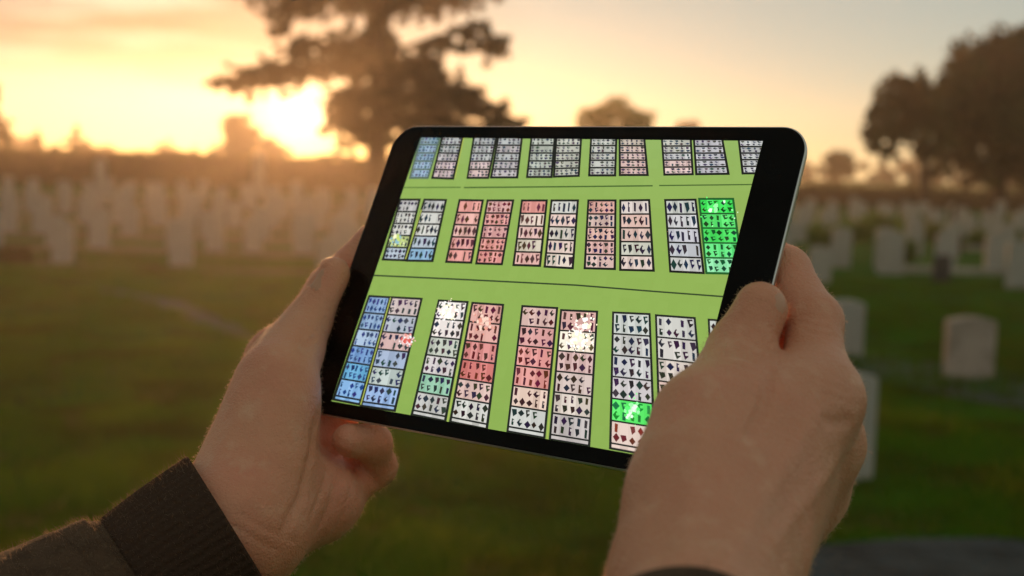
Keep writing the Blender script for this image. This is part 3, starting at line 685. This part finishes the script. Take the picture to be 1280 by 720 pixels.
# glow and bloom painted into the display: scatters of white and yellow flecks
for (cx, cy, sg, n_, tint) in [(562, 391, 6.5, 80, 0), (604, 404, 8, 26, 1), (724, 424, 8, 110, 0), (731, 405, 7, 30, 0), (509, 425, 5, 34, 2), (497, 299, 5, 22, 3), (790, 512, 9, 26, 4), (897, 262, 11, 14, 4)]:
    for k in range(n_):
        x = rs.gauss(cx, sg); y = rs.gauss(cy, sg * .9); q_ = math.exp(-((x - cx) ** 2 + (y - cy) ** 2) / (1.6 * sg * sg)); a = rs.uniform(.6, 1.2) + 3.4 * q_; b = rs.uniform(.6, 1.1) + 3.0 * q_; th = rs.random() * 3
        pts = [(x + a * math.cos(th + u) * (1 if i % 2 else .6), y + b * math.sin(th + u)) for i, u in enumerate((0, 1.2, 2.5, 3.6, 5))]
        c = rs.choice({0: [(255, 255, 250), (255, 252, 236), (255, 240, 200), (255, 214, 206)], 1: [(255, 220, 200), (240, 160, 140)], 2: [(255, 255, 255), (230, 100, 90), (255, 200, 190)], 3: [(206, 226, 120), (255, 255, 210), (140, 190, 210)], 4: [(150, 255, 160), (90, 250, 110), (220, 255, 220)]}[tint])
        add_poly([tab_uv(*p) for p in pts], 5 + (k % 3), c, 1.25 if tint in (0, 4) else 1.0)
M['display'] = emit_mat('display', (255, 255, 255))
_t = M['display'].node_tree; _a = _t.nodes.new('ShaderNodeAttribute'); _a.attribute_name = 'pixel_colour'
_t.links.new(_a.outputs['Color'], _t.nodes['Principled BSDF'].inputs['Emission Color'])
scr = mesh_obj('screen', SV, SF, M['display'], tablet)
_ca = scr.data.color_attributes.new('pixel_colour', 'FLOAT_COLOR', 'CORNER')
_ca.data.foreach_set('color', np.concatenate([np.tile(c, len(f)) for c, f in zip(SMI, SF)]))

# ------------------------------------------------------------------ hands: one continuous surface each, from a smooth distance field
class Field:
    def __init__(s, lo, hi, h):
        s.lo = np.array(lo, float); s.h = h
        s.n = np.ceil((np.array(hi) - s.lo) / h).astype(int) + 1
        s.ax = [s.lo[i] + h * np.arange(s.n[i]) for i in range(3)]
    def new(s): return np.full(s.n, .05, dtype=np.float32)
    def box(s, pts, pad):
        pts = np.array(pts); a = np.floor((pts.min(0) - pad - s.lo) / s.h).astype(int); b = np.ceil((pts.max(0) + pad - s.lo) / s.h).astype(int) + 1
        a = np.clip(a, 0, s.n); b = np.clip(b, 0, s.n)
        return tuple(slice(i, j) for i, j in zip(a, b))
    def grid(s, sl): return np.meshgrid(*[s.ax[i][sl[i]] for i in range(3)], indexing='ij', sparse=True)
    def cone(s, a, b, r1, r2, flat=None):
        """distance to a tapered capsule; flat=(axis vector, factor) squeezes the section along an axis"""
        a, b = np.array(a, float), np.array(b, float); sl = s.box([a, b], max(r1, r2) * 1.6 + .03)
        X, Y, Z = s.grid(sl); d = b - a; L2 = d @ d
        t = np.clip(((X - a[0]) * d[0] + (Y - a[1]) * d[1] + (Z - a[2]) * d[2]) / L2, 0, 1)
        ex, ey, ez = X - a[0] - t * d[0], Y - a[1] - t * d[1], Z - a[2] - t * d[2]
        q = ex * ex + ey * ey + ez * ez
        if flat is not None:
            f = np.array(flat[0], float); f /= np.linalg.norm(f); c = ex * f[0] + ey * f[1] + ez * f[2]; q = q + c * c * (1 / flat[1] ** 2 - 1)
        return sl, (np.sqrt(q) - (r1 + (r2 - r1) * t)).astype(np.float32)
def smin(a, b, k):
    h = np.clip(.5 + .5 * (b - a) / k, 0, 1); return b + (a - b) * h - k * h * (1 - h)
def smax(a, b, k): return -smin(-a, -b, k)
def chain(fd, pts, radii, k=.004, flat=None):
    F_ = fd.new()
    for i in range(len(pts) - 1):
        sl, d = fd.cone(pts[i], pts[i + 1], radii[i], radii[i + 1], flat); F_[sl] = smin(F_[sl], d, k)
    return F_
def surface_nets(Fv, lo, h):
    n = Fv.shape; ins = Fv < 0
    cells_ = np.zeros(np.array(n) - 1, bool); cnt = np.zeros(np.array(n) - 1, np.int8)
    corners = [(i, j, k) for i in (0, 1) for j in (0, 1) for k in (0, 1)]
    for c in corners: cnt += ins[c[0]:n[0] - 1 + c[0], c[1]:n[1] - 1 + c[1], c[2]:n[2] - 1 + c[2]]
    act = (cnt > 0) & (cnt < 8); idx = np.argwhere(act); vid = np.full(act.shape, -1, np.int64); vid[act] = np.arange(len(idx))
    acc = np.zeros((len(idx), 3)); num = np.zeros(len(idx))
    for ai, a in enumerate(corners):
        for b in corners[ai + 1:]:
            if sum(abs(a[i] - b[i]) for i in range(3)) != 1: continue
            fa = Fv[tuple((idx + a).T)]; fb = Fv[tuple((idx + b).T)]; m = (fa < 0) != (fb < 0)
            t = np.where(m, fa / np.where(m, fa - fb, 1), 0)[:, None]
            acc += (np.array(a) + (np.array(b) - np.array(a)) * t) * m[:, None]; num += m
    V = (idx + acc / num[:, None]) * h + lo
    quads = []
    for ax in range(3):
        sa = [slice(1, -1)] * 3; sa[ax] = slice(0, -1); sb = list(sa); sb[ax] = slice(1, None)
        A, B = ins[tuple(sa)], ins[tuple(sb)]; u, v = (ax + 1) % 3, (ax + 2) % 3
        for flip, mk in ((False, A & ~B), (True, ~A & B)):
            e = np.argwhere(mk); e[:, u] += 1; e[:, v] += 1
            def g(du, dv_):
                q = e.copy(); q[:, u] += du; q[:, v] += dv_; return vid[tuple(q.T)]
            Q = np.stack([g(-1, -1), g(0, -1), g(0, 0), g(-1, 0)], 1)
            quads.append(Q[:, ::-1] if flip else Q)
    return V, np.concatenate(quads)

M['skin'] = mat('skin', (.70, .32, .19), .45, .42, sub=.35,
    noise=[(28, 4, (.69, .27, .165), .42, .68), (9, 3, (.62, .27, .155), .45, .7), (90, 3, (.72, .38, .24), .55, .8)],
    bump=[('v', 1000, .0003), ('v', 420, .0002), ('n', 260, .0004), ('n', 70, .0007, (1, 1, 1))])
M['nail'] = mat('nail', (.56, .29, .18), .38, .5, sub=.3)

M['down'] = mat('down', (.55, .38, .26), .6, .3, transl=.6, transl_col=(.85, .62, .45))
def p(px, py, d): return cam_pt(px, py, d)
def build_hand(name, fingers, palm, creases, lo, hi, h, parent, label, nails=(), seed=0, kpalm=.014, kf=.008, bulge=()):
    fd = Field(lo, hi, h)
    P_ = fd.new()
    for (a, b, r1, r2, *fl) in palm:
        sl, d = fd.cone(a, b, r1, r2, fl[0] if fl else None); P_[sl] = smin(P_[sl], d, kpalm)
    T = P_.copy()
    for f in fingers:
        pts, rad = f[0], f[1]; kk = f[2] if len(f) > 2 else kf
        c = chain(fd, pts, rad, .0045)
        T = np.minimum(T, smin(P_, c, kk))
    def hit(px, py):                      # where the skin lies under this pixel
        for dd in np.arange(.36, .75, .0004):
            i = np.round((cam_pt(px, py, dd) - fd.lo) / h).astype(int)
            if (i < 0).any() or (i >= fd.n).any(): continue
            if T[tuple(i)] < 0: return cam_pt(px, py, dd)
        return None
    grooves = []
    for (pts, depth, wd) in creases:      # soft grooves (or ridges, depth < 0) along a line on the skin
        dense = [np.array(a) * (1 - t) + np.array(b) * t for a, b in zip(pts[:-1], pts[1:]) for t in np.linspace(0, 1, 6)[:-1]] + [np.array(pts[-1])]
        hp = [hit(*q) for q in dense]
        for i_, (a, b) in enumerate(zip(hp[:-1], hp[1:])):
            if a is None or b is None or np.linalg.norm(a - b) > .02: continue
            grooves.append((a, b, depth * min(1, .35 + 1.6 * math.sin(math.pi * (i_ + .5) / (len(hp) - 1))), wd))
    nl = []
    for (px_, py_, *rest) in nails:
        q = hit(px_, py_)
        if q is not None: nl.append((q, *rest))
    nails = nl
    acc_ = np.zeros_like(T)
    for a, b, depth, wd in grooves:
        sl, d = fd.cone(a, b, 0, 0); g_ = depth * np.exp(-(d / wd) ** 2); cur = acc_[sl]
        acc_[sl] = np.where(np.abs(g_) > np.abs(cur), g_, cur)
    T = T + acc_
    for (c, r, amt) in bulge:
        sl, d = fd.cone(c, np.array(c) + [1e-5, 0, 0], r, r); T[sl] = T[sl] - amt * np.exp(-((d + r) / r) ** 2)
    X, Y, Z = fd.grid((slice(None),) * 3)
    X = X * 1.0; s_ = 210
    T = T + .00030 * (np.sin(s_ * X + 1.3 * np.sin(90 * Y)) * np.sin(s_ * .8 * Y + 2 * np.sin(70 * Z)) * np.sin(s_ * .9 * Z + seed)).astype(np.float32)
    V, Q = surface_nets(T, fd.lo, h)
    # nails: oriented ellipse on the skin, raised a touch at its rim
    fi = np.zeros(len(Q), np.int32)
    for (c, nrm_, ax, la, lb) in nails:
        c = np.array(c); nn = np.array(nrm_, float); nn /= np.linalg.norm(nn); a_ = np.array(ax, float); a_ -= nn * (a_ @ nn); a_ /= np.linalg.norm(a_); b_ = np.cross(nn, a_)
        D = V - c; u = D @ a_ / la; v = D @ b_ / lb; wn = D @ nn
        rr = (np.abs(u) ** 2.6 + np.abs(v) ** 2.6) ** (1 / 2.6); on = wn > 0
        V -= (nn * .0006) * (np.exp(-((rr - 1) / .10) ** 2) * on)[:, None]
        V += (nn * .00015) * ((rr < .9) & on)[:, None]
        ctr_ok = (rr < .97) & on; fi[ctr_ok[Q].all(1)] = 1
    Mx = np.array(CM)
    V = V @ Mx[:3, :3].T + Mx[:3, 3]
    o = fast_mesh(name, V, 4, [M['skin'], M['nail']], parent, True, fi, None, Q)
    # fine down on the skin: it catches the low sun along the outline
    rr = np.random.default_rng(seed + 40); c_ = V[Q].mean(1); e1 = V[Q[:, 1]] - V[Q[:, 0]]; e2 = V[Q[:, 3]] - V[Q[:, 0]]
    nq = np.cross(e1, e2); nq /= np.linalg.norm(nq, axis=1)[:, None] + 1e-12; ok = np.argwhere(fi == 0)[:, 0]; pick = rr.choice(ok, 36000)
    b_ = c_[pick] + rr.normal(size=(len(pick), 3)) * .0005; g_ = nq[pick] + rr.normal(size=(len(pick), 3)) * .45 + np.array([0, .0, -.35]); Lh = (.0004 + .0007 * rr.random(len(pick)))[:, None]
    sd = np.cross(g_, rr.normal(size=g_.shape)); sd /= np.linalg.norm(sd, axis=1)[:, None]
    dn = fast_mesh('fine_hair', np.stack([b_ - sd * .00008, b_ + sd * .00008, b_ + g_ * Lh], 1).reshape(-1, 3), 3, M['down'], o); tag(dn, kind='stuff')
    return o

person = bpy.data.objects.new('person', None); C.objects.link(person); person.location = (0, -.12, 0)
tag(person, 'person behind the camera in a dark brown knitted sweater, both hands holding up the tablet', 'person')
person_inv = Matrix.Translation((0, .12, 0))

# depths of the glass under some pixels: front surface; things behind it lie at + BACK along the ray
def dz(px, py, off): return -tab_plane(px, py, off)[2]
BK = -.0078
def behind(px, py, r): return p(px, py, dz(px, py, BK - r))
def front(px, py, r): return p(px, py, dz(px, py, r * .92))

# ---- left hand
LW = p(284, 668, .585)
L_idx = [p(350, 452, .662), p(410, 358, .689), behind(466, 302, .0085), behind(508, 264, .008)]
L_mid = [p(356, 505, .668), behind(420, 418, .0125), behind(478, 372, .0095), behind(530, 345, .0085)]
L_rng = [p(384, 560, .662), behind(455, 480, .012), behind(512, 445, .0095), behind(560, 425, .0085)]
L_pky = [p(414, 622, .650), p(471, 583, .655), p(466, 553, .640), p(436, 550, .629)]
L_th = [p(326, 575, .610), p(346, 478, .624), front(385, 402, .0110), front(417, 341, .0088)]
palmL = [(LW, L_idx[0], .0215, .0135), (LW, L_mid[0], .023, .0140), (LW, L_rng[0], .0235, .0145), (LW, L_pky[0], .023, .0140),
         (p(297, 645, .592), L_th[1], .0225, .0165), (p(326, 590, .605), p(345, 520, .622), .0225, .0188), (L_idx[0], L_mid[0], .0125, .0125), (L_mid[0], L_rng[0], .013, .0125), (L_rng[0], L_pky[0], .0125, .012),
         (p(325, 640, .61), p(400, 625, .63), .0225, .019), (LW, p(120, 770, .57), .0240, .028), (p(412, 585, .662), p(455, 582, .672), .010, .010), (p(305, 640, .589), p(320, 662, .590), .0215, .0215), (L_idx[0], p(362, 440, .648), .013, .012)]
creL = [([(404, 318), (388, 352), (360, 380), (330, 408), (306, 440)], .0022, .0018),      # between thumb and forefinger
        ([(396, 520), (388, 570), (376, 620), (352, 668)], .0016, .0026), ([(404, 556), (424, 566), (452, 584), (470, 604)], .0030, .0022),
        ([(373, 440), (382, 428), (396, 421)], .0012, .0011), ([(372, 428), (381, 418)], .0009, .0009), ([(378, 446), (390, 437)], .0007, .0009),
        ([(424, 590), (414, 625), (398, 660)], .0009, .0020), ([(440, 604), (432, 636), (415, 668)], .0006, .0016), ([(410, 580), (402, 615), (386, 650)], .0008, .0016),
        ([(298, 640), (330, 660), (368, 676)], .0006, .0012), ([(290, 655), (322, 676), (352, 690)], .0006, .0012),
        ([(300, 480), (294, 520), (280, 560)], -.0006, .0030), ([(330, 470), (322, 520), (305, 575)], .0004, .0030),
        ([(392, 372), (404, 378), (416, 380)], .0003, .0008), ([(395, 384), (405, 388), (413, 389)], .0004, .0008), ([(389, 392), (400, 397), (410, 398)], .0003, .0008)]
for k in range(9):       # fine cross wrinkles over the ball of the thumb
    creL.append(([(330 + 3 * k, 560 - 13 * k), (352 + 3 * k, 556 - 13 * k), (378 + 2 * k, 560 - 13 * k)], .00022, .0009))
build_hand('hand', [(L_idx, [.0124, .0102, .0088, .0078]), (L_mid, [.0130, .0108, .0092, .0080]), (L_rng, [.0125, .0100, .0088, .0078]), (L_pky, [.0125, .0096, .0088, .0084], .003), (L_th, [.020, .0165, .0112, .0085], .012)],
           palmL, creL, p(0, 0, 1) * 0 + [-.36, -.26, -.76], [-.02, .08, -.49], .00105, person, '', nails=[(404, 350, (-.70, .35, .55), p(417, 341, .6) - p(398, 384, .6), .0072, .0062)], seed=1, bulge=[]).matrix_parent_inverse = person_inv

# ---- right hand
RW = p(872, 742, .425)
R_idx = [p(1018, 500, .500), p(1018, 402, .528), behind(985, 338, .0088), behind(948, 312, .0080)]
R_mid = [p(1020, 556, .522), p(1012, 455, .556), behind(968, 420, .0095), behind(925, 405, .0085)]
R_rng = [p(1006, 610, .538), behind(985, 520, .012), behind(925, 490, .0095), behind(882, 480, .0085)]
R_pky = [p(980, 652, .545), behind(955, 590, .0105), behind(902, 562, .0085), behind(868, 552, .0078)]
R_th = [p(866, 640, .450), p(888, 530, .478), front(925, 440, .0130), front(951, 386, .0112)]
palmR = [(RW, R_idx[0], .0225, .0155), (RW, R_mid[0], .0225, .0145), (RW, R_rng[0], .0225, .0140), (RW, R_pky[0], .0215, .0135), (RW, R_th[1], .0235, .0185), (p(872, 690, .437), p(866, 615, .455), .0215, .0215),
         (R_idx[0], R_mid[0], .0140, .0135), (R_mid[0], R_rng[0], .0135, .013), (R_rng[0], R_pky[0], .013, .0125), (p(908, 620, .462), p(955, 545, .480), .024, .020), (p(900, 560, .478), p(985, 520, .492), .020, .017),
         (RW, p(862, 850, .36), .0245, .028), (p(886, 700, .435), p(920, 690, .448), .023, .019), (p(938, 520, .484), p(1000, 500, .492), .013, .013)]
creR = [([(962, 462), (958, 492), (948, 520), (932, 546)], .0020, .0022),
        ([(915, 428), (930, 436), (948, 444)], .0006, .0010), ([(910, 437), (926, 446), (944, 454)], .0008, .0011), ([(904, 447), (922, 456), (940, 463)], .0006, .0010), ([(900, 457), (914, 464), (932, 471)], .0004, .0009),
        ([(1000, 392), (1016, 398), (1036, 400)], .0005, .0010), ([(1000, 401), (1018, 408), (1040, 410)], .0006, .0010), ([(1002, 411), (1020, 418), (1040, 420)], .0005, .0010),
        ([(1020, 520), (975, 590), (925, 670), (900, 715)], -.0011, .0038), ([(1048, 575), (1005, 630), (955, 690)], -.0009, .0032), ([(880, 540), (868, 600), (858, 670), (858, 712)], -.0012, .0040),
        ([(990, 560), (950, 600), (935, 640), (905, 690)], -.0006, .0016), ([(935, 640), (915, 625), (895, 580)], -.0005, .0014), ([(1030, 525), (1048, 528), (1062, 526)], .0014, .0024),
        ([(800, 620), (815, 640), (820, 670)], .0004, .0014), ([(1028, 478), (1046, 484), (1060, 492)], .0004, .0010), ([(1024, 488), (1044, 496), (1060, 503)], .0004, .0010)]
build_hand('hand', [(R_idx, [.0142, .0112, .0092, .0080], .010), (R_mid, [.0145, .0110, .0094, .0082]), (R_rng, [.0130, .0105, .0088, .0078]), (R_pky, [.012, .0092, .0080, .0070]), (R_th, [.021, .0178, .0130, .0110], .012)],
           palmR, creR, [.03, -.28, -.66], [.19, .045, -.36], .00105, person, '', nails=[(968, 378, (.66, .25, .70), p(951, 386, .6) - p(925, 440, .6), .0085, .0078)], seed=2,
           bulge=[(p(1060, 500, .492), .010, .0012), (p(1058, 555, .512), .010, .0012)]).matrix_parent_inverse = person_inv

# ---- sleeves
M['knit'] = mat('knit', (.10, .060, .038), .95, .1, noise=[(60, 4, (.06, .036, .023), .4, .7), (400, 2, (.12, .08, .05), .55, .8)], bump=[('n', 700, .0012), ('n', 120, .002)], sheen=0)
M['rib'] = mat('rib', (.060, .034, .023), .95, .1, noise=[(300, 2, (.065, .04, .027), .5, .8)], bump=[('n', 800, .0010)], sheen=0)
M['fuzz'] = mat('fuzz', (.16, .11, .08), .8, .2, transl=.5, transl_col=(.35, .24, .16))
def sleeve_tube(name, path, rad, m, parent, seg=160, flat=1.0, rib=0, folds=0, seed=0, fuzz=0, per=60, hem=False):
    """swept cloth tube in camera space; path control points, radii"""
    P = []; Rr = []
    K = per
    pts = np.array(path); ts = np.linspace(0, len(pts) - 1, K); 
    for i in range(3): P.append(np.interp(ts, range(len(pts)), pts[:, i]))
    P = np.stack(P, 1); Rr = np.interp(ts, range(len(pts)), rad)
    for _ in range(4): P[1:-1] = (P[:-2] + 2 * P[1:-1] + P[2:]) / 4; Rr[1:-1] = (Rr[:-2] + 2 * Rr[1:-1] + Rr[2:]) / 4
    T = np.gradient(P, axis=0); T /= np.linalg.norm(T, axis=1)[:, None]
    V = []; th = np.linspace(0, 2 * np.pi, seg, endpoint=False); Nn = []
    rr = np.random.default_rng(seed); ph = rr.random(6) * 6
    s_al = np.r_[0, np.cumsum(np.linalg.norm(np.diff(P, axis=0), axis=1))]
    for i in range(K):
        a = np.cross(T[i], [0, 0, 1.0]); a /= np.linalg.norm(a); b = np.cross(T[i], a)
        r = Rr[i] * np.ones(seg)
        if rib: r = r + rib * np.sin(seg // 4 * th)
        if folds:
            s = s_al[i]
            r = r + folds * (np.sin(s * 150 + 1.6 * np.sin(2 * th + ph[0]) + ph[1]) * (.5 + .5 * np.sin(th + ph[2])) + .6 * np.sin(s * 75 + 2 * np.sin(th + ph[3]) + ph[4]) + .4 * np.sin(3 * th + s * 60 + ph[5])) * min(1, i / 6)
        nv = a[None] * np.cos(th)[:, None] + b[None] * np.sin(th)[:, None] * 1
        V.append(P[i] + a[None] * (np.cos(th) * r)[:, None] + b[None] * (np.sin(th) * r * flat)[:, None]); Nn.append(nv)
    # fold the hem inwards to give the cloth its thickness
    first = V[0].copy(); inner = [P[0] + (first - P[0]) * .985 - T[0] * .0010, P[0] + (first - P[0]) * .955, P[0] + (first - P[0]) * .945 + T[0] * .012]
    V = [inner[2], inner[1], inner[0]] + V; Vn = np.array(V)
    Mx = np.array(CM); Vw = Vn.reshape(-1, 3) @ Mx[:3, :3].T + Mx[:3, 3]
    kk = len(V); I = np.arange(kk * seg).reshape(kk, seg); J = np.roll(I, -1, axis=1)
    Q = np.stack([I[:-1], I[1:], J[1:], J[:-1]], -1).reshape(-1, 4)
    o = fast_mesh(name, Vw, 4, m, parent, True, None, None, Q); 
    if fuzz:
        n_ = fuzz; ii = rr.integers(3, kk, n_); jj = rr.integers(0, seg, n_)
        base_ = Vn[ii, jj] + rr.normal(size=(n_, 3)) * .0007; nn_ = np.array(Nn)[np.clip(ii - 3, 0, K - 1), jj]
        d_ = nn_ + rr.normal(size=(n_, 3)) * .55; Lh = (.0008 + .0018 * rr.random(n_) ** 2)[:, None]; side = np.cross(d_, rr.normal(size=(n_, 3))); side /= np.linalg.norm(side, axis=1)[:, None]
        Vf = np.stack([base_ - side * .00008, base_ + side * .00008, base_ + d_ * Lh], 1).reshape(-1, 3) @ Mx[:3, :3].T + Mx[:3, 3]
        fz = fast_mesh('wool_fibres', Vf, 3, M['fuzz'], o if parent else None); tag(fz, kind='stuff')
    return o
cufL = [p(288, 662, .587), p(236, 695, .581), p(184, 732, .574)]
slv = sleeve_tube('sleeve', [p(192, 727, .575), p(168, 745, .572), p(118, 778, .563), p(38, 818, .545), p(-90, 880, .51), p(-420, 1010, .34), p(-1500, 1500, .2)], [.0340, .0405, .0440, .0460, .047, .050, .055], M['knit'], person, folds=.0016, seed=3, fuzz=16000, per=150)
slv.matrix_parent_inverse = person_inv
cf = sleeve_tube('cuff', cufL, [.0388, .0376, .0364], M['rib'], slv, rib=.00038, seed=4, fuzz=5000, per=50, seg=240)
cufR = [p(876, 812, .405), p(870, 860, .38), p(860, 905, .35)]
slv2 = sleeve_tube('sleeve', [p(860, 870, .365), p(857, 910, .342), p(850, 980, .31), p(840, 1200, .25), p(1100, 2200, .14)], [.036, .042, .045, .048, .055], M['knit'], person, folds=.0016, seed=8, fuzz=3000, per=120)
slv2.matrix_parent_inverse = person_inv
cf2 = sleeve_tube('cuff', cufR, [.0300, .0320, .0345], M['rib'], slv2, rib=.00055, seed=9, fuzz=3000, per=40, seg=240)

# ------------------------------------------------------------------ haze (needs the structure above)
def haze():
    x0, x1, y0, y1, z0, z1 = -212, 212, -212, 212, -1.0, 11.0
    V = [(x, y, z) for x in (x0, x1) for y in (y0, y1) for z in (z0, z1)]
    m = bpy.data.materials.new('haze'); m.use_nodes = True; t = m.node_tree
    for n_ in list(t.nodes): t.nodes.remove(n_)
    o_ = t.nodes.new('ShaderNodeOutputMaterial'); v = t.nodes.new('ShaderNodeVolumePrincipled')
    v.inputs['Color'].default_value = (.97, .83, .68, 1); v.inputs['Density'].default_value = HAZE_DENSITY; v.inputs['Anisotropy'].default_value = .74
    t.links.new(v.outputs[0], o_.inputs['Volume'])
    o = mesh_obj('haze', V, [(0, 1, 3, 2), (4, 6, 7, 5), (0, 4, 5, 1), (2, 3, 7, 6), (0, 2, 6, 4), (1, 5, 7, 3)], m)
    tag(o, 'thin evening haze glowing orange towards the setting sun', 'haze', kind='stuff')
haze()
